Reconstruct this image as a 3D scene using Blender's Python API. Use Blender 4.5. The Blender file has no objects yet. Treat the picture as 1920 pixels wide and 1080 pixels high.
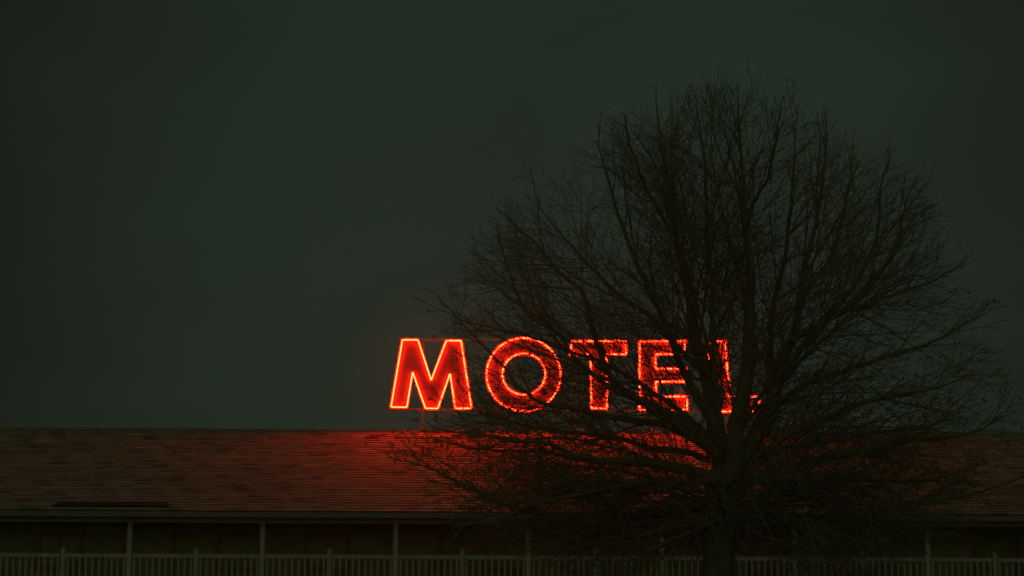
import bpy, bmesh, math, random
import numpy as np
from mathutils import Vector, Matrix
random.seed(7); RNG = np.random.default_rng(11)
D = bpy.data
SC = bpy.context.scene
COL = SC.collection
R = math.radians

# ------------------------------------------------------------------ camera
F = 3800.0                                    # focal length in pixels of the 1920 px frame
PITCH, ROLL = 8.65, 0.30
CAM = Vector((0.0, 0.0, 1.6))
ROT = Matrix.Rotation(R(90 + PITCH), 3, 'X') @ Matrix.Rotation(R(ROLL), 3, 'Z')
cd = D.cameras.new('camera'); cam = D.objects.new('camera', cd); COL.objects.link(cam)
cd.sensor_width = 36.0; cd.lens = 36.0 * F / 1920.0
cd.clip_start = 0.1; cd.clip_end = 6000
cam.matrix_world = Matrix.Translation(CAM) @ ROT.to_4x4()
SC.camera = cam

def at(u, v, Y):
    """world point at depth Y seen at pixel (u, v) of the 1920x1080 frame"""
    d = ROT @ Vector(((u - 960) / F, (540 - v) / F, -1.0))
    return CAM + d * ((Y - CAM.y) / d.y)

# ------------------------------------------------------------------ world, sun, exposure
SC.view_settings.view_transform = 'Standard'
SC.view_settings.look = 'None'
SC.view_settings.exposure = 0.0
SC.view_settings.gamma = 1.0
SC.render.film_transparent = False
SC.cycles.use_denoising = True
SC.cycles.max_bounces = 6
SC.cycles.sample_clamp_indirect = 4.0

GLOW = 0.090
SUN_EL, SUN_AZ = 9.0, 200.0                  # faint fill light added from behind the camera
w = D.worlds.new('World'); SC.world = w; w.use_nodes = True
nt = w.node_tree; nt.nodes.clear()
def N(t, tree=None, **kw):
    n = (tree or nt).nodes.new(t)
    for k, v in kw.items(): setattr(n, k, v)
    return n
out = N('ShaderNodeOutputWorld')
sky = N('ShaderNodeTexSky', sky_type='NISHITA'); sky.sun_disc = False
sky.sun_elevation = R(SUN_EL); sky.sun_rotation = R(SUN_AZ)
tc = N('ShaderNodeTexCoord')
# thick night cloud: broad soft patches, with a vignette put into its brightness
mp = N('ShaderNodeMapping'); mp.inputs['Scale'].default_value = (2.0, 2.0, 5.0)
nz = N('ShaderNodeTexNoise'); nz.inputs['Scale'].default_value = 2.6
nz.inputs['Detail'].default_value = 4; nz.inputs['Roughness'].default_value = 0.5
nz.inputs['Distortion'].default_value = 0.6
dot = N('ShaderNodeVectorMath', operation='DOT_PRODUCT')
gd = Vector((0.018, 1.0, 0.17)).normalized(); dot.inputs[1].default_value = gd
mr = N('ShaderNodeMapRange', interpolation_type='SMOOTHSTEP')
mr.inputs['From Min'].default_value = math.cos(R(18)); mr.inputs['From Max'].default_value = 1.0
mr.inputs['To Min'].default_value = 0.40; mr.inputs['To Max'].default_value = 1.0
cl = N('ShaderNodeMapRange'); cl.inputs['From Min'].default_value = 0.25; cl.inputs['From Max'].default_value = 0.75
cl.inputs['To Min'].default_value = 0.76; cl.inputs['To Max'].default_value = 1.20
mul = N('ShaderNodeMath', operation='MULTIPLY')
ramp = N('ShaderNodeMix', data_type='RGBA')
ramp.inputs[6].default_value = (0.0052, 0.0044, 0.0000, 1)   # deepest cloud
ramp.inputs[7].default_value = (0.0156, 0.0254, 0.0172, 1)   # lit cloud
b1 = N('ShaderNodeBackground'); b1.inputs['Strength'].default_value = 1.0
b2 = N('ShaderNodeBackground'); b2.inputs['Strength'].default_value = 0.00035
add = N('ShaderNodeAddShader')
L = nt.links.new
L(tc.outputs['Generated'], mp.inputs['Vector']); L(mp.outputs['Vector'], nz.inputs['Vector'])
L(tc.outputs['Generated'], dot.inputs[0]); L(dot.outputs['Value'], mr.inputs['Value'])
L(nz.outputs['Fac'], cl.inputs['Value']); L(mr.outputs['Result'], mul.inputs[0]); L(cl.outputs['Result'], mul.inputs[1])
L(mul.outputs['Value'], ramp.inputs[0]); L(ramp.outputs[2], b1.inputs['Color'])
L(sky.outputs['Color'], b2.inputs['Color'])
# sky glow added behind the camera to lift the dark fronts
dot2 = N('ShaderNodeVectorMath', operation='DOT_PRODUCT'); dot2.inputs[1].default_value = Vector((-0.1, -1.0, 0.25)).normalized()
mr2 = N('ShaderNodeMapRange', interpolation_type='SMOOTHSTEP')
mr2.inputs['From Min'].default_value = math.cos(R(100)); mr2.inputs['From Max'].default_value = math.cos(R(20))
mr2.inputs['To Min'].default_value = 0.0; mr2.inputs['To Max'].default_value = GLOW
b3 = N('ShaderNodeBackground'); b3.inputs['Color'].default_value = (0.84, 1.0, 0.60, 1)
add2 = N('ShaderNodeAddShader')
L(tc.outputs['Generated'], dot2.inputs[0]); L(dot2.outputs['Value'], mr2.inputs['Value']); L(mr2.outputs['Result'], b3.inputs['Strength'])
L(b1.outputs[0], add.inputs[0]); L(b2.outputs[0], add.inputs[1]); L(add.outputs[0], add2.inputs[0]); L(b3.outputs[0], add2.inputs[1]); L(add2.outputs[0], out.inputs['Surface'])

sl = D.lights.new('sun', 'SUN'); sl.energy = 0.02; sl.angle = R(50); sl.color = (1.0, 0.83, 0.48)
sun = D.objects.new('sun', sl); COL.objects.link(sun)
sdir = Vector((math.sin(R(SUN_AZ)) * math.cos(R(SUN_EL)), math.cos(R(SUN_AZ)) * math.cos(R(SUN_EL)), math.sin(R(SUN_EL))))
sun.rotation_euler = sdir.to_track_quat('Z', 'Y').to_euler()
sun.location = (-10, -20, 20)

# ------------------------------------------------------------------ materials
def mat(name, col, rough=0.8, var=0.25, scale=6.0, bump=0.0, bscale=40.0, metal=0.0, stretch=(1, 1, 1), attr=None, col2=None):
    m = D.materials.new(name); m.use_nodes = True
    t = m.node_tree; p = t.nodes['Principled BSDF']
    p.inputs['Roughness'].default_value = rough; p.inputs['Metallic'].default_value = metal
    c = N('ShaderNodeTexCoord', t); mpp = N('ShaderNodeMapping', t); mpp.inputs['Scale'].default_value = stretch
    t.links.new(c.outputs['Object'], mpp.inputs['Vector'])
    n = N('ShaderNodeTexNoise', t); n.inputs['Scale'].default_value = scale; n.inputs['Detail'].default_value = 5
    t.links.new(mpp.outputs['Vector'], n.inputs['Vector'])
    mx = N('ShaderNodeMix', t, data_type='RGBA')
    c2 = col2 or tuple(x * (1 - var) for x in col)
    c1 = tuple(min(1, x * (1 + var)) for x in col) if col2 is None else col
    mx.inputs[6].default_value = (*c2, 1); mx.inputs[7].default_value = (*c1, 1)
    r = N('ShaderNodeMapRange', t); r.inputs['From Min'].default_value = 0.3; r.inputs['From Max'].default_value = 0.7
    t.links.new(n.outputs['Fac'], r.inputs['Value']); t.links.new(r.outputs['Result'], mx.inputs[0])
    last = mx.outputs[2]
    if attr:
        a = N('ShaderNodeAttribute', t, attribute_name=attr)
        m2 = N('ShaderNodeMix', t, data_type='RGBA', blend_type='MULTIPLY'); m2.inputs[0].default_value = 1
        t.links.new(last, m2.inputs[6]); t.links.new(a.outputs['Color'], m2.inputs[7]); last = m2.outputs[2]
    t.links.new(last, p.inputs['Base Color'])
    if bump:
        n2 = N('ShaderNodeTexNoise', t); n2.inputs['Scale'].default_value = bscale; n2.inputs['Detail'].default_value = 4
        t.links.new(mpp.outputs['Vector'], n2.inputs['Vector'])
        b = N('ShaderNodeBump', t); b.inputs['Strength'].default_value = bump; b.inputs['Distance'].default_value = 0.02
        t.links.new(n2.outputs['Fac'], b.inputs['Height']); t.links.new(b.outputs['Normal'], p.inputs['Normal'])
    return m

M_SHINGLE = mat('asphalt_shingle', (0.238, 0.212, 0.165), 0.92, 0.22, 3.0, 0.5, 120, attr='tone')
M_RIDGE = mat('ridge_shingle', (0.20, 0.165, 0.13), 0.92, 0.3, 5.0, 0.4, 90)
M_TRIM = mat('weathered_white_paint', (0.15, 0.15, 0.115), 0.6, 0.18, 3.0, 0.15, 50)
M_POST = mat('white_post_paint', (0.40, 0.40, 0.31), 0.55, 0.14, 4.0, 0.1, 60)
M_FENCE = mat('white_fence_paint', (0.33, 0.345, 0.27), 0.55, 0.16, 4.0, 0.1, 60)
M_WALL = mat('brown_siding', (0.43, 0.40, 0.18), 0.85, 0.2, 4.0, 0.3, 30)
M_SOFFIT = mat('soffit_board', (0.50, 0.48, 0.26), 0.8, 0.2, 3.0)
M_FRAME = mat('red_brown_frame', (0.42, 0.22, 0.10), 0.6, 0.2, 5.0)
M_DOOR = mat('tan_door', (0.42, 0.38, 0.18), 0.55, 0.2, 4.0)
M_BRASS = mat('dull_brass', (0.35, 0.25, 0.10), 0.4, 0.1, 6.0, metal=1.0)
M_GLASS = mat('curtained_glass', (0.40, 0.38, 0.18), 0.6, 0.1, 2.0)
M_CONC = mat('concrete', (0.30, 0.28, 0.24), 0.9, 0.2, 2.0, 0.3, 30)
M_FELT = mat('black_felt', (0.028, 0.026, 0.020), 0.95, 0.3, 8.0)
M_STEEL = mat('rusty_painted_steel', (0.50, 0.40, 0.30), 0.6, 0.3, 7.0, 0.2, 60, metal=0.0)
M_SIGNFACE = mat('red_sign_enamel', (0.090, 0.055, 0.065), 0.45, 0.14, 2.2)
M_SIGNSIDE = mat('red_sign_side', (0.30, 0.025, 0.025), 0.5, 0.2, 4.0)
M_BARK = mat('dark_bark', (0.165, 0.16, 0.085), 0.95, 0.12, 7.0, 0.25, 30, stretch=(1, 1, 0.3))
M_TWIG = mat('twig_bark', (0.20, 0.185, 0.095), 0.95, 0.25, 9.0)
M_LEAF = mat('dead_leaf', (0.17, 0.15, 0.08), 0.9, 0.3, 12.0)
M_GRASS = mat('dry_lawn', (0.06, 0.07, 0.03), 0.95, 0.4, 0.8, 0.6, 25)

def neon():
    m = D.materials.new('red_neon'); m.use_nodes = True; t = m.node_tree; t.nodes.clear()
    o = N('ShaderNodeOutputMaterial', t); e = N('ShaderNodeEmission', t)
    c = N('ShaderNodeTexCoord', t); n = N('ShaderNodeTexNoise', t); n.inputs['Scale'].default_value = 3.0
    r = N('ShaderNodeMapRange', t); r.inputs['To Min'].default_value = NEON * 0.9; r.inputs['To Max'].default_value = NEON * 1.1
    e.inputs['Color'].default_value = (1.0, 0.0092, 0.0019, 1)
    t.links.new(c.outputs['Object'], n.inputs['Vector']); t.links.new(n.outputs['Fac'], r.inputs['Value'])
    t.links.new(r.outputs['Result'], e.inputs['Strength']); t.links.new(e.outputs[0], o.inputs['Surface'])
    return m
NEON = 112.0
M_NEON = neon()

# ------------------------------------------------------------------ helpers
def link(name, me, material, parent=None):
    o = D.objects.new(name, me); COL.objects.link(o)
    if material: me.materials.append(material)
    if parent: o.parent = parent
    return o
def empty(name, loc, label, cat):
    o = D.objects.new(name, None); COL.objects.link(o); o.location = loc; o.empty_display_size = 0.3
    o['label'] = label; o['category'] = cat
    return o
class MB:
    """collects boxes in world coordinates; the child's mesh is stored relative to its thing"""
    def __init__(s): s.bm = bmesh.new()
    def box(s, x0, x1, y0, y1, z0, z1, bevel=0.0):
        r = bmesh.ops.create_cube(s.bm, size=1.0); vs = r['verts']
        for v in vs: v.co = Vector(((x0 + x1) / 2 + v.co.x * (x1 - x0), (y0 + y1) / 2 + v.co.y * (y1 - y0), (z0 + z1) / 2 + v.co.z * (z1 - z0)))
        if bevel:
            es = list({e for v in vs for e in v.link_edges})
            bmesh.ops.bevel(s.bm, geom=es, offset=bevel, segments=1, affect='EDGES')
        return s
    def bar(s, a, b, wx, wy):
        a, b = Vector(a), Vector(b); d = (b - a); q = d.to_track_quat('Z', 'X').to_matrix()
        r = bmesh.ops.create_cube(s.bm, size=1.0)
        for v in r['verts']: v.co = (a + b) / 2 + q @ Vector((v.co.x * wx, v.co.y * wy, v.co.z * d.length))
        return s
    def poly(s, pts): s.bm.faces.new([s.bm.verts.new(p) for p in pts]); return s
    def build(s, name, material, parent=None, root=None):
        me = D.meshes.new(name)
        off = (root or parent).matrix_world.translation if (root or parent) else None
        if off is not None: bmesh.ops.translate(s.bm, vec=-off, verts=s.bm.verts)
        bmesh.ops.recalc_face_normals(s.bm, faces=s.bm.faces)
        s.bm.to_mesh(me); s.bm.free()
        return link(name, me, material, parent)

# ------------------------------------------------------------------ layout numbers
Y_FENCE, Y_EAVE, Y_RIDGE, Y_WALL = 41.5, 41.0, 46.5, 43.4
X0, X1 = -16.5, 17.5
Z_EAVE = at(960, 960.5, Y_EAVE).z
Z_RIDGE = at(960, 808.5, Y_RIDGE).z
Z_FLOOR = at(960, 1040, Y_FENCE).z - 1.22
PXM = F / Y_FENCE                              # pixels per metre on the fence plane
BAY = 249.0 / PXM

# ------------------------------------------------------------------ ground
def ground():
    bm = bmesh.new()
    xs = [-300, -150, -80, -30, -16, -8, 0, 8, 16, 30, 80, 150, 300]
    prof = [(-300, 0), (-100, 0), (-5, 0), (8, 0), (16, 0.02), (22, 0.18), (28, 0.5), (34, 0.85), (38.5, Z_FLOOR - 0.16), (40.5, Z_FLOOR - 0.15),
            (60, Z_FLOOR - 0.2), (120, Z_FLOOR - 0.5), (300, Z_FLOOR - 1.0)]
    g = [[bm.verts.new((x, y, z + (0.05 * math.sin(x * 0.9 + y) if 10 < y < 38 and abs(x) < 50 else 0))) for x in xs] for y, z in prof]
    for j in range(len(prof) - 1):
        for i in range(len(xs) - 1):
            bm.faces.new((g[j][i], g[j][i + 1], g[j + 1][i + 1], g[j + 1][i]))
    me = D.meshes.new('ground'); bm.to_mesh(me); bm.free()
    o = link('ground', me, M_GRASS); o['kind'] = 'structure'; o['label'] = 'dark lawn rising towards the motel'
ground()

# ------------------------------------------------------------------ motel building
motel = empty('motel_building', (0, Y_EAVE, Z_FLOOR), 'long low motel with shingled gable roof and dark front porch, red lit along the ridge', 'building')
bpy.context.view_layer.update()

def slope_frame():
    a = Vector((0, Y_EAVE, Z_EAVE)); b = Vector((0, Y_RIDGE, Z_RIDGE)); d = b - a
    return a, d.normalized(), d.length, Vector((0, -d.z, d.y)).normalized()
SA, SD, SLEN, SN = slope_frame()
NC = 34; EXPO = SLEN / NC
def shingles(front=True):
    """every shingle strip is its own little slab with its own thickness and tone, with joint shadows painted in"""
    verts, faces, tones = [], [], []
    def P(x, s, h):
        p = SA + SD * s + SN * h
        y = p.y if front else 2 * Y_RIDGE - p.y
        return (x, y - motel.location.y, p.z - motel.location.z)
    rnd = random.Random(5 if front else 6)
    # darker replacement shingles just under the ridge, left of the sign
    pa = [at(688, 812, Y_RIDGE - .5).x, at(735, 812, Y_RIDGE - .5).x, at(716, 812, Y_RIDGE - .5).x, at(738, 812, Y_RIDGE - .5).x, at(762, 812, Y_RIDGE - .5).x]
    for i in range(NC):
        k = NC - 1 - i                        # courses counted from the ridge
        s0 = i * EXPO; s1 = s0 + EXPO
        x = X0; n = 0
        ctone = rnd.uniform(0.90, 1.1)
        while x < X1 - 0.02:
            wdt = 0.32 + rnd.uniform(-0.07, 0.07); xe = min(X1, x + wdt)
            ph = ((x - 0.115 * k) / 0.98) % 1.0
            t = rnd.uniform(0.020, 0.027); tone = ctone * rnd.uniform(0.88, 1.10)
            if ph < 0.34 and rnd.random() < 0.42: tone *= rnd.uniform(0.66, 0.9); t += 0.006  # shadows at the joint steps, painted as darker tabs along diagonals
            if front:
                c = (x + xe) / 2
                if (k == 2 and pa[0] < c < pa[1]) or (k == 3 and pa[0] + .06 < c < pa[2]) or (k == 3 and pa[3] < c < pa[4]): tone *= 0.33
            sj = rnd.uniform(-0.006, 0.006) + 0.012 * math.sin(x * 0.35 + i)
            b = len(verts)
            verts += [P(x, s0 + sj - 0.004, -0.004), P(xe, s0 + sj - 0.004, -0.004), P(x, s0 + sj, t), P(xe, s0 + sj, t), P(x, s1 + 0.03, 0.003), P(xe, s1 + 0.03, 0.003)]
            faces += [(b, b + 1, b + 3, b + 2), (b + 2, b + 3, b + 5, b + 4), (b, b + 2, b + 4), (b + 1, b + 5, b + 3)]
            tones += [tone * 0.7, tone, tone * 0.9, tone * 0.9]  # butt edges toned down to deepen the shadow line under each course
            x = xe + 0.004
    me = D.meshes.new('shingles'); me.from_pydata(verts, [], faces)
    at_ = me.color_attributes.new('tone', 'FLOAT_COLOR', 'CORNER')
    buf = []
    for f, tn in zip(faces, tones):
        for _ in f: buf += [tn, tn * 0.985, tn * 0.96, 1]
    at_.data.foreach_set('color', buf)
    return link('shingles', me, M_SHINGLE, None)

# roof deck (a solid wedge under the shingles)
m = MB(); h = 0.05
zc = Z_EAVE - 0.12
prof = [(Y_EAVE + .02, Z_EAVE - .004 - .02), (Y_RIDGE, Z_RIDGE - .02), (2 * Y_RIDGE - Y_EAVE - .02, Z_EAVE - .024), (2 * Y_RIDGE - Y_EAVE - .02, zc), (Y_EAVE + .02, zc)]
A = [m.bm.verts.new((X0 + .05, y, z)) for y, z in prof]; B = [m.bm.verts.new((X1 - .05, y, z)) for y, z in prof]
m.bm.faces.new(A); m.bm.faces.new(B[::-1])
for i in range(5): m.bm.faces.new((A[i], A[(i + 1) % 5], B[(i + 1) % 5], B[i]))
roof = m.build('roof', M_SOFFIT, motel)
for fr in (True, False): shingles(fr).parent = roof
# ridge cap: short overlapping bent pieces
m = MB(); x = X0; k = 0
while x < X1:
    e = min(X1, x + 0.30); hgt = 0.030 + 0.008 * random.random()
    for sg in (-1, 1):
        y0 = Y_RIDGE; y1 = Y_RIDGE + sg * 0.15; z1 = Z_RIDGE - 0.15 * SD.z / SD.y
        m.poly([(x, y0, Z_RIDGE + hgt), (e, y0, Z_RIDGE + hgt - .008), (e, y1, z1 + hgt - .010), (x, y1, z1 + hgt)])
        m.poly([(x, y1, z1 + hgt), (e, y1, z1 + hgt - .010), (e, y1, z1 - .01), (x, y1, z1 - .01)])
    x = e
m.build('ridge_cap', M_RIDGE, roof, motel)
# black bare strip near the eave at the far left
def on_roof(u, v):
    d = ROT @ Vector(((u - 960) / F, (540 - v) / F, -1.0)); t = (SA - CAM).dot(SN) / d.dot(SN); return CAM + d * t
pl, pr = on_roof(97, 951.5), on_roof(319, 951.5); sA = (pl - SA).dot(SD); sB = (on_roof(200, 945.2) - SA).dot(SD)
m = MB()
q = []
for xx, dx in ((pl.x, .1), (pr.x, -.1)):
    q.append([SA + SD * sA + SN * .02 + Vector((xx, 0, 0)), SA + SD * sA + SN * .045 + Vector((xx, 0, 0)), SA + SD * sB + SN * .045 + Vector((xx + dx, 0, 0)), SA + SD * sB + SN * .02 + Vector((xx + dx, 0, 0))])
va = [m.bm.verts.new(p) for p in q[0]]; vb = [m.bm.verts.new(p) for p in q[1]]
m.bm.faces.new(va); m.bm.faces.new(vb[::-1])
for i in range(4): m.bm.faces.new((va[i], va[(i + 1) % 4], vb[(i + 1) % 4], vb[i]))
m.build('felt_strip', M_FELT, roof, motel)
# fascia board and porch beam
MB().box(X0, X1, Y_EAVE - .012, Y_EAVE + .018, Z_EAVE - .125, Z_EAVE - .020).build('fascia', M_TRIM, motel)
MB().box(X0, X1, Y_FENCE - .07, Y_FENCE + .07, Z_EAVE - .125 - .10, Z_EAVE - .123).build('porch_beam', M_SOFFIT, motel)
yb = 2 * Y_RIDGE - Y_EAVE
MB().box(X0, X1, yb - .018, yb + .012, Z_EAVE - .125, Z_EAVE - .020).build('fascia', M_TRIM, motel)
# walls
m = MB(); zt = Z_EAVE - .121
m.box(X0 + .4, X1 - .4, Y_WALL, Y_WALL + .2, Z_FLOOR, zt)
m.box(X0 + .4, X1 - .4, yb - 1.2, yb - 1.0, Z_FLOOR - .2, zt)
m.box(X0 + .4, X0 + .6, Y_WALL + .2, yb - 1.2, Z_FLOOR - .2, zt)
m.box(X1 - .6, X1 - .4, Y_WALL + .2, yb - 1.2, Z_FLOOR - .2, zt)
z = Z_FLOOR + 0.06
while z < zt - .2:                             # lapped siding boards
    m.box(X0 + .4, X1 - .4, Y_WALL - .014, Y_WALL - .001, z, z + .012); z += .19
m.build('wall', M_WALL, motel)
MB().box(X0, X1, Y_FENCE - .25, Y_WALL, Z_FLOOR - .6, Z_FLOOR).build('porch_floor', M_CONC, motel)
# porch posts
POSTX = [at(742 + 249 * k, 1000, Y_FENCE).x for k in range(-4, 6)]
for x in POSTX:
    mm = MB().box(x - .05, x + .05, Y_FENCE - .05, Y_FENCE + .05, Z_FLOOR, Z_EAVE - .224, .006)
    mm.box(x - .07, x + .07, Y_FENCE - .07, Y_FENCE + .07, Z_FLOOR + .001, Z_FLOOR + .12, .01)
    mm.build('porch_post', M_POST, motel)
# windows and doors
def px_wall(u, v): return at(u, v, Y_WALL)
def window(u):
    a = px_wall(u - 42, 1004); b = px_wall(u + 42, 1068)
    zc_ = px_wall(960, 1004).z; zb = px_wall(960, 1068).z
    x0, x1 = a.x, b.x; f = MB(); y = Y_WALL
    f.box(x0, x0 + .09, y - .05, y - .002, zb, zc_).box(x1 - .09, x1, y - .05, y - .002, zb, zc_)
    f.box(x0 + .09, x1 - .09, y - .05, y - .002, zc_ - .07, zc_).box(x0 + .09, x1 - .09, y - .05, y - .002, zb, zb + .06)
    f.box((x0 + x1) / 2 - .02, (x0 + x1) / 2 + .02, y - .045, y - .004, zb + .06, zc_ - .07)
    w_ = f.build('window', M_FRAME, motel)
    MB().box(x0 + .09, x1 - .09, y - .022, y - .012, zb + .06, zc_ - .07).build('pane', M_GLASS, w_, motel)
    MB().box(x0 - .06, x1 + .06, y - .10, y - .003, zb - .055, zb - .002).build('sill', M_FRAME, w_, motel)
def door(u):
    x0, x1 = px_wall(u - 40, 1000).x, px_wall(u + 40, 1000).x; y = Y_WALL; zt_ = min(Z_FLOOR + 2.03, Z_EAVE - .26)
    d = MB().box(x0, x1, y - .035, y - .002, Z_FLOOR + .01, zt_)
    for za, zb in ((.18, .85), (1.0, 1.75)):
        d.box(x0 + .14, x1 - .14, y - .046, y - .034, Z_FLOOR + za, Z_FLOOR + zb, .004)
    d_ = d.build('door', M_DOOR, motel)
    f = MB().box(x0 - .09, x0 - .002, y - .05, y - .002, Z_FLOOR + .01, zt_ + .09).box(x1 + .002, x1 + .09, y - .05, y - .002, Z_FLOOR + .01, zt_ + .09)
    f.box(x0 - .002, x1 + .002, y - .05, y - .002, zt_ + .002, zt_ + .09).build('frame', M_FRAME, d_, motel)
    k = MB(); bmesh.ops.create_uvsphere(k.bm, u_segments=10, v_segments=6, radius=.03, matrix=Matrix.Translation((x1 - .08, y - .08, Z_FLOOR + .98)))
    k.bar((x1 - .08, y - .08, Z_FLOOR + .98), (x1 - .08, y - .034, Z_FLOOR + .98), .02, .02).build('handle', M_BRASS, d_, motel)
for u in (-52, 112, 448, 612, 948, 1112, 1448, 1612, 1948): window(u)
for u in (280, 780, 1280, 1780): door(u)

# ------------------------------------------------------------------ fence along the porch
fence = empty('picket_fence', (0, Y_FENCE, Z_FLOOR), 'long pale picket fence with capped posts along the motel porch', 'fence')
bpy.context.view_layer.update()
ztop = at(960, 1041.5, Y_FENCE).z; zrb = ztop - .085
fx = []
for x in POSTX: fx += [x, x + BAY / 2]
fx = sorted(fx)
for i, x in enumerate(fx):
    if i % 2 == 1:                             # fence posts halfway between the porch posts
        mm = MB().box(x - .048, x + .048, Y_FENCE - .048, Y_FENCE + .048, Z_FLOOR, ztop + .10, .006)
        mm.box(x - .056, x + .056, Y_FENCE - .056, Y_FENCE + .056, ztop + .101, ztop + .122, .008)
        mm.build('fence_post', M_FENCE, fence)
    if i < len(fx) - 1:
        a, b = x + .051, fx[i + 1] - .051
        p = MB().box(a, b, Y_FENCE - .045, Y_FENCE - .005, zrb, ztop, .004)
        p.box(a, b, Y_FENCE - .04, Y_FENCE - .005, Z_FLOOR + .10, Z_FLOOR + .18, .004)
        step = (BAY / 2) / 10.6; n = 10; st = (a + b) / 2 - step * (n - 1) / 2
        for k in range(n):
            c = st + k * step + random.uniform(-.004, .004); tl = random.uniform(-.004, .004)
            p.bar((c, Y_FENCE - .023, Z_FLOOR + .181), (c + tl, Y_FENCE - .023, zrb - .001), .038, .032)
        p.build('picket_panel', M_FENCE, fence)

# ------------------------------------------------------------------ the neon sign
Y_SIGN = Y_RIDGE - .16                         # plane of the letter faces
sgc = at(1078, 803, Y_RIDGE)
sign = empty('motel_sign', (sgc.x, Y_RIDGE, Z_RIDGE), 'large red neon MOTEL sign of channel letters on a steel frame above the roof ridge', 'sign')
bpy.context.view_layer.update()
def z1(X, Y): return (700 + X / 4.908, 600 + Y / 4.908)
def z2(X, Y): return (1040 + X / 4.5, 600 + Y / 4.5)
M_ = [z1(*p) for p in ((268, 183), (410, 183), (532, 555), (672, 190), (806, 190), (903, 812), (755, 814), (706, 492), (592, 815), (480, 812), (362, 478), (308, 803), (163, 800))]
T_ = [z2(*p) for p in ((145, 178), (598, 178), (605, 290), (437, 287), (441, 748), (311, 742), (303, 287), (130, 290))]
E_ = [z2(*p) for p in ((718, 180), (1100, 178), (1095, 287), (850, 289), (853, 411), (1107, 411), (1110, 520), (853, 520), (856, 648), (1112, 644), (1118, 756), (716, 762))]
L_ = [z2(*p) for p in ((1297, 180), (1440, 180), (1474, 648), (1728, 650), (1702, 770), (1320, 772))]
def ell(cx, cy, rx, ry, n=56): return [z1(cx + rx * math.sin(2 * math.pi * k / n), cy - ry * math.cos(2 * math.pi * k / n)) for k in range(n)]
O_ = ell(1383, 502, 341, 336); OH = ell(1385, 498, 197, 190)
def to3(loop): return [at(u, v, Y_SIGN - .05) for u, v in loop]
def xz(p): return Vector((p.x, p.z))
def offset(lp, d):
    """offset a clockwise-in-image loop outwards by d metres (mitred)"""
    n = len(lp); res = []
    for i in range(n):
        a, b, c = lp[i - 1], lp[i], lp[(i + 1) % n]
        e1 = (b - a).normalized(); e2 = (c - b).normalized()
        n1 = Vector((-e1.y, e1.x)); n2 = Vector((-e2.y, e2.x)); mm = n1 + n2
        k = d / max(0.30, (1 + n1.dot(n2)) / 2 * 1.0) / 2 * 1.0
        res.append(b + mm * k)
    return res
def tube(lp, rad, y, sides=8):
    """closed glass tube following the loop, corners bent on a small radius"""
    pts = []; n = len(lp)
    for i in range(n):
        a, b, c = lp[i - 1], lp[i], lp[(i + 1) % n]
        e1 = (b - a); e2 = (c - b); r = min(.022, e1.length * .3, e2.length * .3)
        if n > 30: pts.append(b); continue
        p0 = b - e1.normalized() * r; p2 = b + e2.normalized() * r
        for s in (0, .33, .67, 1): pts.append(p0 * (1 - s) ** 2 + b * 2 * s * (1 - s) + p2 * s * s)
    vs, fs = [], []; m_ = len(pts)
    for i in range(m_):
        t = (pts[(i + 1) % m_] - pts[i - 1]).normalized(); nn = Vector((-t.y, t.x))
        for k in range(sides):
            a = 2 * math.pi * k / sides
            q = pts[i] + nn * math.cos(a) * rad
            vs.append((q.x, y + math.sin(a) * rad, q.y))
    for i in range(m_):
        for k in range(sides):
            j = (i + 1) % m_; k2 = (k + 1) % sides
            fs.append((i * sides + k, j * sides + k, j * sides + k2, i * sides + k2))
    return vs, fs
def mesh_at(name, vs, fs, material, parent, smooth=False):
    off = sign.location
    me = D.meshes.new(name); me.from_pydata([(x - off.x, y - off.y, z - off.z) for x, y, z in vs], [], fs)
    bm = bmesh.new(); bm.from_mesh(me); bmesh.ops.recalc_face_normals(bm, faces=bm.faces); bm.to_mesh(me); bm.free()
    if smooth:
        for p in me.polygons: p.use_smooth = True
    return link(name, me, material, parent)
EDGE, LIP, YF, YL, YB, YT = .044, .014, Y_SIGN, Y_SIGN - .042, Y_SIGN + .10, Y_SIGN - .050
def letter(ch, loops):
    vs, fs = [], []
    ring = []
    for li, lp in enumerate(loops):
        sg = 1 if li == 0 else -1
        o = offset(lp, sg * EDGE); i_ = offset(lp, sg * (EDGE - LIP)); n = len(lp)
        b = len(vs)
        vs += [(p.x, YB, p.y) for p in o] + [(p.x, YL, p.y) for p in o] + [(p.x, YL, p.y) for p in i_] + [(p.x, YF, p.y) for p in i_]
        for k in range(n):
            j = (k + 1) % n
            for r in range(3): fs.append((b + r * n + k, b + r * n + j, b + (r + 1) * n + j, b + (r + 1) * n + k))
        ring.append((b, n))
    body = mesh_at('letter', vs, fs, M_SIGNSIDE, sign)
    body['label'] = 'red channel letter %s edged with glowing neon tube' % ch
    fv, ff = [], []
    if len(loops) == 1:
        b, n = ring[0]
        for yy, r in ((YF, 3), (YB, 0)):
            c = len(fv); fv += [(vs[b + r * n + k][0], yy + (-.001 if r == 3 else .001), vs[b + r * n + k][2]) for k in range(n)]; ff.append(tuple(range(c, c + n)))
    else:
        (b, n), (b2, _) = ring
        for yy, r in ((YF - .001, 3), (YB + .001, 0)):
            c = len(fv); fv += [(vs[b + r * n + k][0], yy, vs[b + r * n + k][2]) for k in range(n)] + [(vs[b2 + r * n + k][0], yy, vs[b2 + r * n + k][2]) for k in range(n)]
            for k in range(n): j = (k + 1) % n; ff.append((c + k, c + j, c + n + j, c + n + k))
    mesh_at('letter_face', fv, ff, M_SIGNFACE, body)
    for lp in loops:
        tv, tf = tube(lp, .0140, YT)
        mesh_at('neon_tube', tv, tf, M_NEON, body, True)
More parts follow.
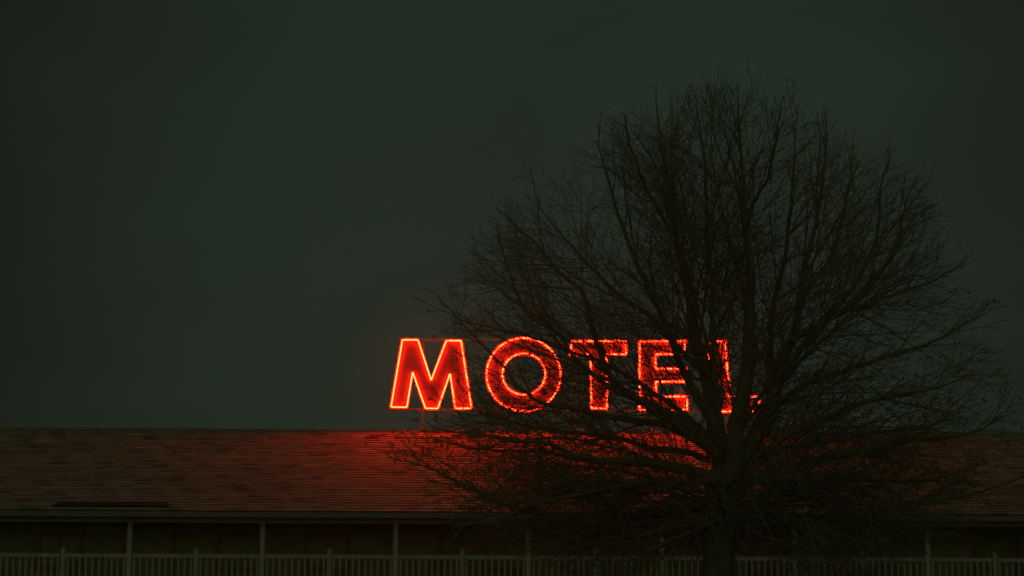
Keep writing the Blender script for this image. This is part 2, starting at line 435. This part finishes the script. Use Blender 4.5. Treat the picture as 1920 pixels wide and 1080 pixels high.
for ch, lps in (('M', [M_]), ('O', [O_, OH]), ('T', [T_]), ('E', [E_]), ('L', [L_])):
    letter(ch, [[xz(p) for p in to3(lp)] for lp in lps])
# steel frame behind the letters
def zpx(u, v): return at(u, v, Y_RIDGE).z
xa, xb = at(748, 700, Y_RIDGE).x, at(1424, 700, Y_RIDGE).x
for va, vb in ((636.5, 641), (767, 772)):
    m = MB(); m.bar((xa, YB + .035, zpx(748, va)), (xb, YB + .035, zpx(1424, vb)), .05, .04); m.build('rail', M_STEEL, sign)
for u in (794, 936, 1078, 1221, 1362):
    x = at(u, 700, Y_RIDGE).x; yy = YB + .095
    m = MB(); m.box(x - .034, x + .034, yy - .034, yy + .034, Z_RIDGE - .01, zpx(u, 640), .004)
    m.box(x - .09, x + .09, yy - .08, yy + .08, Z_RIDGE + .036, Z_RIDGE + .05)
    m.build('post', M_STEEL, sign)
x = at(1277, 700, Y_RIDGE).x
m = MB(); m.box(x - .018, x + .018, YB + .004, YB + .014, zpx(1277, 768), zpx(1277, 640)); m.build('strap', M_STEEL, sign)

# ------------------------------------------------------------------ the bare tree
Y_TREE = 30.0
TPX = F / Y_TREE
tb = at(1358, 1120, Y_TREE); CX = at(1345, 700, Y_TREE).x; CX0 = tb.x
TREE_BASE = Vector((tb.x, Y_TREE, 0.55))
tree = empty('bare_tree', TREE_BASE, 'big wide bare winter tree standing in front of the motel sign', 'tree')
bpy.context.view_layer.update()
ENV_V = np.array([118, 168, 212, 256, 350, 450, 550, 650, 750, 850, 930, 1000, 1080])
ENV_R = np.array([3, 75, 180, 250, 368, 455, 500, 512, 540, 590, 570, 470, 300]) / TPX
ENV_Z = np.array([at(960, v, Y_TREE).z for v in ENV_V])
def env_r(z): return np.interp(z, ENV_Z[::-1], ENV_R[::-1])
# thick limbs: (u, v, half width in px) with the depth, in metres, their tip leans to (+ away from the camera)
TRUNK = [(1345, 1200, 33), (1347, 1110, 30), (1350, 1010, 30), (1356, 945, 35), (1364, 890, 44)]
LIMBS = [
 (0.9, [(1356,890,28),(1345,800,25),(1325,690,21),(1310,620,19),(1300,544,15),(1277,454,11),(1261,385,8),(1243,275,5),(1230,160,1.5)]),
 (-0.7, [(1372,890,28),(1378,780,23),(1395,690,19),(1402,600,17),(1399,507,14),(1388,413,10),(1381,300,6),(1375,165,1.5)]),
 (0.5, [(1385,905,27),(1410,836,25),(1445,760,21),(1460,693,18),(1487,620,14),(1512,500,10),(1535,400,7),(1545,280,4),(1550,205,1.5)]),
 (-0.8, [(1452,730,14),(1500,650,12),(1560,570,10),(1626,466,7),(1646,373,4.5),(1662,265,1.5)]),
 (-1.0, [(1345,810,18),(1318,775,16),(1290,735,14),(1265,680,12),(1232,600,10),(1190,500,7.5),(1141,373,5),(1108,262,1.5)]),
 (-0.6, [(1345,855,17),(1290,800,15),(1230,762,13),(1165,738,11),(1135,700,9.5),(1110,631,8.5),(1086,556,8),(1065,530,7),(1024,484,5),(1000,455,4),(957,417,3),(928,394,1.2)]),
 (0.5, [(1335,840,16),(1250,802,13),(1180,790,11),(1100,775,9),(1026,758,7),(985,735,5.5),(944,685,4.5),(880,615,3),(818,548,1.2)]),
 (1.0, [(1170,742,8),(1100,690,7),(1050,620,6),(1005,588,5),(957,520,3.5),(932,446,1.2)]),
 (-0.8, [(1342,895,18),(1250,872,16),(1160,862,14),(1093,853,12),(1064,840,9),(1020,822,7),(942,818,5),(875,811,3.5),(800,803,1.2)]),
 (0.6, [(1093,856,8),(1030,852,6.5),(965,848,5),(890,842,4),(840,836,2.8),(775,832,1.2)]),
 (-0.4, [(1340,940,15),(1200,962,12),(1080,965,10),(980,950,8),(924,933,6.5),(898,915,5),(831,889,3.3),(753,867,2),(720,848,1)]),
 (-0.3, [(1395,905,19),(1470,885,16),(1545,866,13),(1607,854,11),(1662,849,9),(1773,838,6.5),(1829,825,4.5),(1873,797,2.8),(1922,774,1.2)]),
 (1.0, [(1415,850,13),(1480,843,10),(1560,835,8.5),(1640,815,6.5),(1740,800,4.5),(1800,770,3),(1850,732,1.2)]),
 (-1.2, [(1440,770,14),(1520,722,12),(1600,692,9),(1680,660,6.5),(1740,640,4.5),(1825,592,1.2)]),
 (0.8, [(1480,640,11),(1550,600,9),(1600,574,8),(1644,563,6),(1722,541,4),(1770,520,2.8),(1818,488,1.2)]),
 (-0.5, [(1540,600,8),(1600,570,7.5),(1655,511,6),(1696,455,4.5),(1704,400,3),(1727,325,1.2)]),
 (0.2, [(1400,930,15),(1500,932,12),(1600,942,9),(1700,950,7),(1800,930,5),(1900,900,2.5),(1955,880,1)]),
 (1.4, [(1440,775,13),(1450,650,11),(1462,560,9),(1475,430,7),(1490,320,5),(1498,205,1.5)]),
 (-1.3, [(1352,800,12),(1345,690,10),(1340,560,8.5),(1330,430,6),(1320,300,4),(1303,180,1.5)]),
 (1.3, [(1318,700,12),(1270,650,10),(1210,590,8),(1140,540,6),(1070,470,4),(1015,390,2.5),(996,335,1.2)]),
 (1.8, [(1340,830,12),(1275,770,10),(1200,720,8),(1130,680,6.5),(1040,650,5),(940,620,3.5),(850,600,1.2)]),
 (-1.8, [(1345,900,14),(1280,905,12),(1210,905,10),(1120,915,8),(1030,935,6),(940,965,4),(850,985,1.5)]),
 (1.6, [(1330,860,12),(1240,840,10),(1150,815,8),(1060,800,6),(960,785,4),(880,760,1.5)]),
 (-1.7, [(1410,860,13),(1500,800,11),(1580,770,9),(1660,740,6.5),(1740,715,4),(1835,690,1.3)]),
 (1.2, [(1405,900,13),(1490,905,11),(1590,900,9),(1690,900,6.5),(1780,885,4),(1880,850,1.3)]),
 (1.5, [(1500,560,7),(1560,480,6),(1590,400,5),(1600,320,3.5),(1605,245,1.3)]),
 (-1.2, [(1270,440,6),(1225,370,5),(1190,300,4),(1170,215,1.3)]),
 (-1.5, [(1345,960,10),(1270,985,8),(1180,1000,6),(1080,1020,4.5),(980,1040,1.5)]),
 (1.0, [(1340,950,9),(1240,965,7),(1140,985,5.5),(1040,1000,4),(930,1010,1.3)]),
 (-1.5, [(1385,960,10),(1460,985,8),(1540,1000,6),(1630,1010,4),(1720,1025,1.3)]),
 (1.2, [(1390,945,9),(1490,960,7),(1590,975,5),(1700,985,3.5),(1800,1000,1.3)]),
 (-2.2, [(1350,970,9),(1300,1000,7),(1240,1030,5),(1170,1060,3),(1100,1080,1.2)]),
 (-2.0, [(1370,975,8),(1430,1010,6),(1490,1030,4),(1560,1050,1.2)]),
 (-0.3, [(1378,800,6),(1366,720,4.5),(1350,660,4),(1354,600,3.5),(1365,520,2.5),(1372,430,1.2)]),
 (0.4, [(1346,790,6),(1356,725,5),(1344,670,4.5),(1334,600,4),(1322,520,2.5),(1308,430,1.2)]),
 (-1.5, [(1390,420,6),(1430,340,5),(1450,260,3.5),(1470,180,1.3)]),
]
def catmull(P, n):
    P = np.asarray(P, float); m_ = len(P); t = np.linspace(0, m_ - 1 - 1e-6, n); i = t.astype(int); f = (t - i)[:, None]
    p0, p1, p2, p3 = P[np.clip(i - 1, 0, m_ - 1)], P[i], P[np.clip(i + 1, 0, m_ - 1)], P[np.clip(i + 2, 0, m_ - 1)]
    return 0.5 * (2 * p1 + (p2 - p0) * f + (2 * p0 - 5 * p1 + 4 * p2 - p3) * f ** 2 + (3 * p1 - p0 - 3 * p2 + p3) * f ** 3)
def limb_path(tip, pts, n=26):
    L_ = np.cumsum([0] + [math.dist(pts[i][:2], pts[i + 1][:2]) for i in range(len(pts) - 1)]); L_ /= L_[-1]
    # depth lean starts from where the parent limb stands
    res = []
    for (u, v, r), s in zip(pts, L_):
        y = Y_TREE + tip * (0.15 + 0.85 * s ** 1.2) if tip else Y_TREE
        p = at(u, v, y); res.append((p.x, p.y, p.z, (.56 * r if r < 12 else .56 * 12 + .80 * (r - 12)) / TPX))
    q = catmull(res, n); q[:, 3] = np.clip(q[:, 3], .006, None)
    wob = np.cumsum(RNG.normal(0, .015, (n, 3)), 0); wob -= np.linspace(0, 1, n)[:, None] * wob[-1] * .5; wob[0] = 0
    q[:, :3] += wob
    return q
limbs = [limb_path(t, p) for t, p in LIMBS]
# more limbs to the front and the back of the crown, so it is round
nrand = 14
for k in range(nrand + 16):
    az = (k * 2.399963) % (2 * math.pi); dx, dy = math.cos(az), math.sin(az)
    if abs(dy) < .6: dy = math.copysign(.9, dy)
    dv = Vector((dx, dy)).normalized()
    vt = [905, 840, 770, 690, 600, 500, 400, 310][k % 8] + RNG.uniform(-35, 35)
    zt_ = at(960, vt, Y_TREE).z; rr = env_r(zt_) * RNG.uniform(.86, 1.0)
    if k >= nrand:                             # skirt of thin drooping limbs low on the crown
        az = (k * 2.399963 + 1.1) % (2 * math.pi); dv = Vector((math.cos(az), math.sin(az))); vt = RNG.uniform(900, 1030)
        zt_ = at(960, vt, Y_TREE).z; rr = env_r(zt_) * RNG.uniform(.45, .9)
    vs_ = 955 - (950 - vt) * .30 + RNG.uniform(-20, 20)
    z0 = at(960, vs_, Y_TREE).z
    S = np.array([CX0 + dv.x * .12, Y_TREE + dv.y * .12, z0]); T2 = np.array([CX + dv.x * rr, Y_TREE + dv.y * rr, zt_])
    Mid = S * .5 + T2 * .5 + np.array([0, 0, (.10 if vt > 800 else -.06) * rr]) - np.array([dv.x, dv.y, 0]) * (.18 * rr if vt < 600 else 0)
    s = np.linspace(0, 1, 22)[:, None]; pth = (1 - s) ** 2 * S + 2 * s * (1 - s) * Mid + s * s * T2
    wob = np.cumsum(RNG.normal(0, .016, pth.shape), 0); wob[0] = 0; pth = pth + wob
    rad = (.030 * (1 - s[:, 0]) ** .85 + .006)
    limbs.append(np.concatenate([pth, rad[:, None]], 1))

def tubes(paths, sides):
    """paths: (N, K, 4) centre line + radius -> vertex and quad arrays"""
    P = paths[:, :, :3]; r = paths[:, :, 3]; n, K = r.shape
    T = np.gradient(P, axis=1); T /= np.linalg.norm(T, axis=2, keepdims=True) + 1e-9
    ref = np.where(np.abs(T[:, :1, 2:3]) > .9, np.array([1., 0, 0]), np.array([0, 0, 1.])); ref = np.broadcast_to(ref, T.shape)
    U = np.cross(T, ref); U /= np.linalg.norm(U, axis=2, keepdims=True) + 1e-9; V = np.cross(T, U)
    a = np.arange(sides) * 2 * np.pi / sides
    vv = P[:, :, None] + r[:, :, None, None] * (U[:, :, None] * np.cos(a)[:, None] + V[:, :, None] * np.sin(a)[:, None])
    idx = np.arange(n * K * sides).reshape(n, K, sides)
    nx = np.roll(idx, -1, axis=2)
    q = np.stack([idx[:, :-1], nx[:, :-1], nx[:, 1:], idx[:, 1:]], -1).reshape(-1, 4)
    return vv.reshape(-1, 3), q
def np_mesh(name, vs, qs, material, parent, smooth=True, root=None):
    me = D.meshes.new(name); vs = vs - np.array(tree.location)
    me.vertices.add(len(vs)); me.vertices.foreach_set('co', vs.astype(np.float32).ravel())
    me.loops.add(qs.size); me.loops.foreach_set('vertex_index', qs.astype(np.int32).ravel())
    k = qs.shape[1]; me.polygons.add(len(qs)); me.polygons.foreach_set('loop_start', np.arange(0, qs.size, k, dtype=np.int32))
    me.polygons.foreach_set('loop_total', np.full(len(qs), k, np.int32))
    me.polygons.foreach_set('use_smooth', np.full(len(qs), smooth))
    me.update(calc_edges=True)
    return link(name, me, material, parent)

def spawn(paths, spacing, t0, len_a, len_b, ang, K, rfac, rmin, rtip, up, jit=.35, rmax=1.0, wob=.05):
    """children of many branches at once: paths (N, K0, 4)"""
    seg = np.linalg.norm(np.diff(paths[:, :, :3], axis=1), axis=2); Ltot = seg.sum(1)
    cnt = np.maximum(1, (Ltot * (1 - t0) / spacing + RNG.uniform(0, 1, len(Ltot))).astype(int))
    pid = np.repeat(np.arange(len(Ltot)), cnt)
    k = np.concatenate([np.arange(c) for c in cnt]); t = t0 + (1 - t0) * (k + RNG.uniform(.1, .9, len(k))) / cnt[pid]
    K0 = paths.shape[1]; f = np.clip(t, 0, .999) * (K0 - 1); i = f.astype(int); fr = (f - i)[:, None]
    p = paths[pid, i] * (1 - fr) + paths[pid, i + 1] * fr
    T = paths[pid, i + 1, :3] - paths[pid, i, :3]; T /= np.linalg.norm(T, axis=1, keepdims=True) + 1e-9
    rv = RNG.normal(0, 1, T.shape); rv -= (rv * T).sum(1, keepdims=True) * T; rv /= np.linalg.norm(rv, axis=1, keepdims=True)
    a = np.radians(ang + RNG.normal(0, 11, len(t)))[:, None]
    d = T * np.cos(a) + rv * np.sin(a)
    # outward and upward leaning growth
    rad = p[:, :3] - np.array([CX0, Y_TREE, 0]); rad[:, 2] = 0; rn = np.linalg.norm(rad, axis=1, keepdims=True) + 1e-6
    d += .22 * rad / rn * np.clip(rn / 2, 0, 1)
    hz = np.clip((p[:, 2] - ENV_Z[9]) / (ENV_Z[2] - ENV_Z[9]), 0, 1)[:, None]
    upv = np.array([0, 0, 1.0])
    d += upv * (up * (.15 + .85 * hz)); d /= np.linalg.norm(d, axis=1, keepdims=True)
    Ln = (len_a + (len_b - len_a) * t) * RNG.uniform(1 - jit, 1 + jit, len(t)) * np.clip(Ltot[pid] / np.median(Ltot), .45, 1.4)
    # stay inside the crown's outline
    for _ in range(3):
        e = p[:, :3] + d * Ln[:, None]
        over = np.hypot(e[:, 0] - CX, e[:, 1] - Y_TREE) / (env_r(e[:, 2]) * RNG.uniform(1.0, 1.13, len(t)))
        Ln = np.where(over > 1, Ln * .72, Ln)
    keep = Ln > .05
    p, d, Ln, hz = p[keep], d[keep], Ln[keep], hz[keep]
    s = np.linspace(0, 1, K)[None, :, None]
    bend = upv * (.22 * up / .3) * (.1 + .9 * hz)[:, None] + RNG.normal(0, .10, (len(Ln), 1, 3))
    path = p[:, None, :3] + Ln[:, None, None] * (s * d[:, None] + s * s * bend)
    w_ = np.cumsum(RNG.normal(0, wob, path.shape), 1) * (Ln[:, None, None] / K); w_[:, 0] = 0
    path += w_
    r0 = np.clip(p[:, 3] * rfac, rmin, rmax)
    rr = r0[:, None] * (1 - s[0, :, 0])[None] + rtip * s[0, :, 0][None]
    return np.concatenate([path, rr[:, :, None]], 2)

EX = len(LIMBS)
Lp = np.stack([np.stack([np.interp(np.linspace(0, len(l) - 1, 24), np.arange(len(l)), l[:, c]) for c in range(4)], 1) for l in limbs])
hi = Lp[:, :, 2].mean(1) > at(960, 650, Y_TREE).z
B0 = spawn(Lp[hi], 0.95, .22, 2.7, 1.3, 30, 24, .62, .010, .0030, .16, rmax=.030, wob=.05)
B0l = spawn(Lp[~hi], 1.5, .10, 1.4, .8, 34, 24, .55, .009, .0030, .10, rmax=.022, wob=.07)
B1 = np.concatenate([spawn(np.concatenate([Lp[hi], B0]), .34, .12, 1.60, .62, 44, 9, .50, .0062, .0028, .16, rmax=.014, wob=.06),
                     spawn(np.concatenate([Lp[~hi], B0l]), .31, .08, 1.45, .55, 42, 9, .50, .0066, .0030, .12, rmax=.015, wob=.06)])
B2 = spawn(B1, .16, .10, .82, .34, 44, 6, .55, .0038, .0020, .10, rmax=.007, wob=.08)
B3 = spawn(B2, .20, .12, .34, .16, 42, 4, .75, .0030, .0018, .06, rmax=.0035, wob=.07)
print('branches', len(B0), len(B1), len(B2), len(B3))
# trunk
tp = np.array([(*at(u, v, Y_TREE), r / TPX) for u, v, r in TRUNK]); tp = np.vstack([[[tp[0, 0], Y_TREE, .40, .50]], [[tp[0, 0], Y_TREE, .70, .36]], tp])
tp = catmull(tp, 30)
v_, q_ = tubes(tp[None], 18)
ang = np.tile(np.arange(18) * 2 * np.pi / 18, 30); hh = v_[:, 2]
c_ = np.repeat(tp[:, :3], 18, 0); v_ = c_ + (v_ - c_) * (1 + .06 * np.sin(3 * ang + 1.3 * hh) + .025 * np.sin(7 * ang - 2 * hh))[:, None]
np_mesh('trunk', v_, q_, M_BARK, tree)
for i, l in enumerate(limbs):
    v_, q_ = tubes(l[None], 10 if i < EX else 8); np_mesh('limb', v_, q_, M_BARK, tree)
vs, qs, off = [], [], 0
for Bx, sd in ((B0, 6), (B0l, 6), (B1, 5), (B2, 4), (B3, 3)):
    v_, q_ = tubes(Bx, sd); vs.append(v_); qs.append(q_ + off); off += len(v_)
np_mesh('crown', np.vstack(vs), np.vstack(qs), M_TWIG, tree)
# withered leaves that still hang on, mostly on the lower branches
nl = 6500
zt2 = B2[:, -1, 2]; pr_ = np.clip((ENV_Z[5] - zt2) / 3.0, .03, 1); pr_ /= pr_.sum()
i = RNG.choice(len(B2), nl, p=pr_); kk = RNG.integers(1, 6, nl); c = B2[i, kk, :3] + RNG.normal(0, .015, (nl, 3))
ax = RNG.normal(0, 1, (nl, 3)); ax[:, 2] -= .8; ax /= np.linalg.norm(ax, axis=1, keepdims=True)
bx = np.cross(ax, RNG.normal(0, 1, (nl, 3))); bx /= np.linalg.norm(bx, axis=1, keepdims=True); nx_ = np.cross(ax, bx)
sz = RNG.uniform(.022, .045, nl)[:, None]
lv = np.stack([c, c + sz * (.9 * ax + .42 * bx + .15 * nx_), c + sz * 1.9 * ax - sz * .3 * nx_, c + sz * (.9 * ax - .42 * bx + .15 * nx_)], 1).reshape(-1, 3)
lq = np.arange(nl * 4).reshape(-1, 4); lt = np.vstack([lq[:, [0, 1, 2]], lq[:, [0, 2, 3]]])
o = np_mesh('dead_leaves', lv, lt, M_LEAF, tree, False); o['kind'] = 'stuff'

# ------------------------------------------------------------------ thin night mist (closed box round the place)
hz_ = MB().box(-301, 301, -301, 301, -2, 11.5).build('haze', None, None)
hm = D.materials.new('mist'); hm.use_nodes = True; t = hm.node_tree; t.nodes.clear()
o_ = N('ShaderNodeOutputMaterial', t); pv = N('ShaderNodeVolumePrincipled', t)
pv.inputs['Color'].default_value = (0.92, 0.92, 0.80, 1); pv.inputs['Density'].default_value = 0.00035; pv.inputs['Anisotropy'].default_value = 0.93
t.links.new(pv.outputs[0], o_.inputs['Volume'])
hz_.data.materials.append(hm); hz_['kind'] = 'stuff'
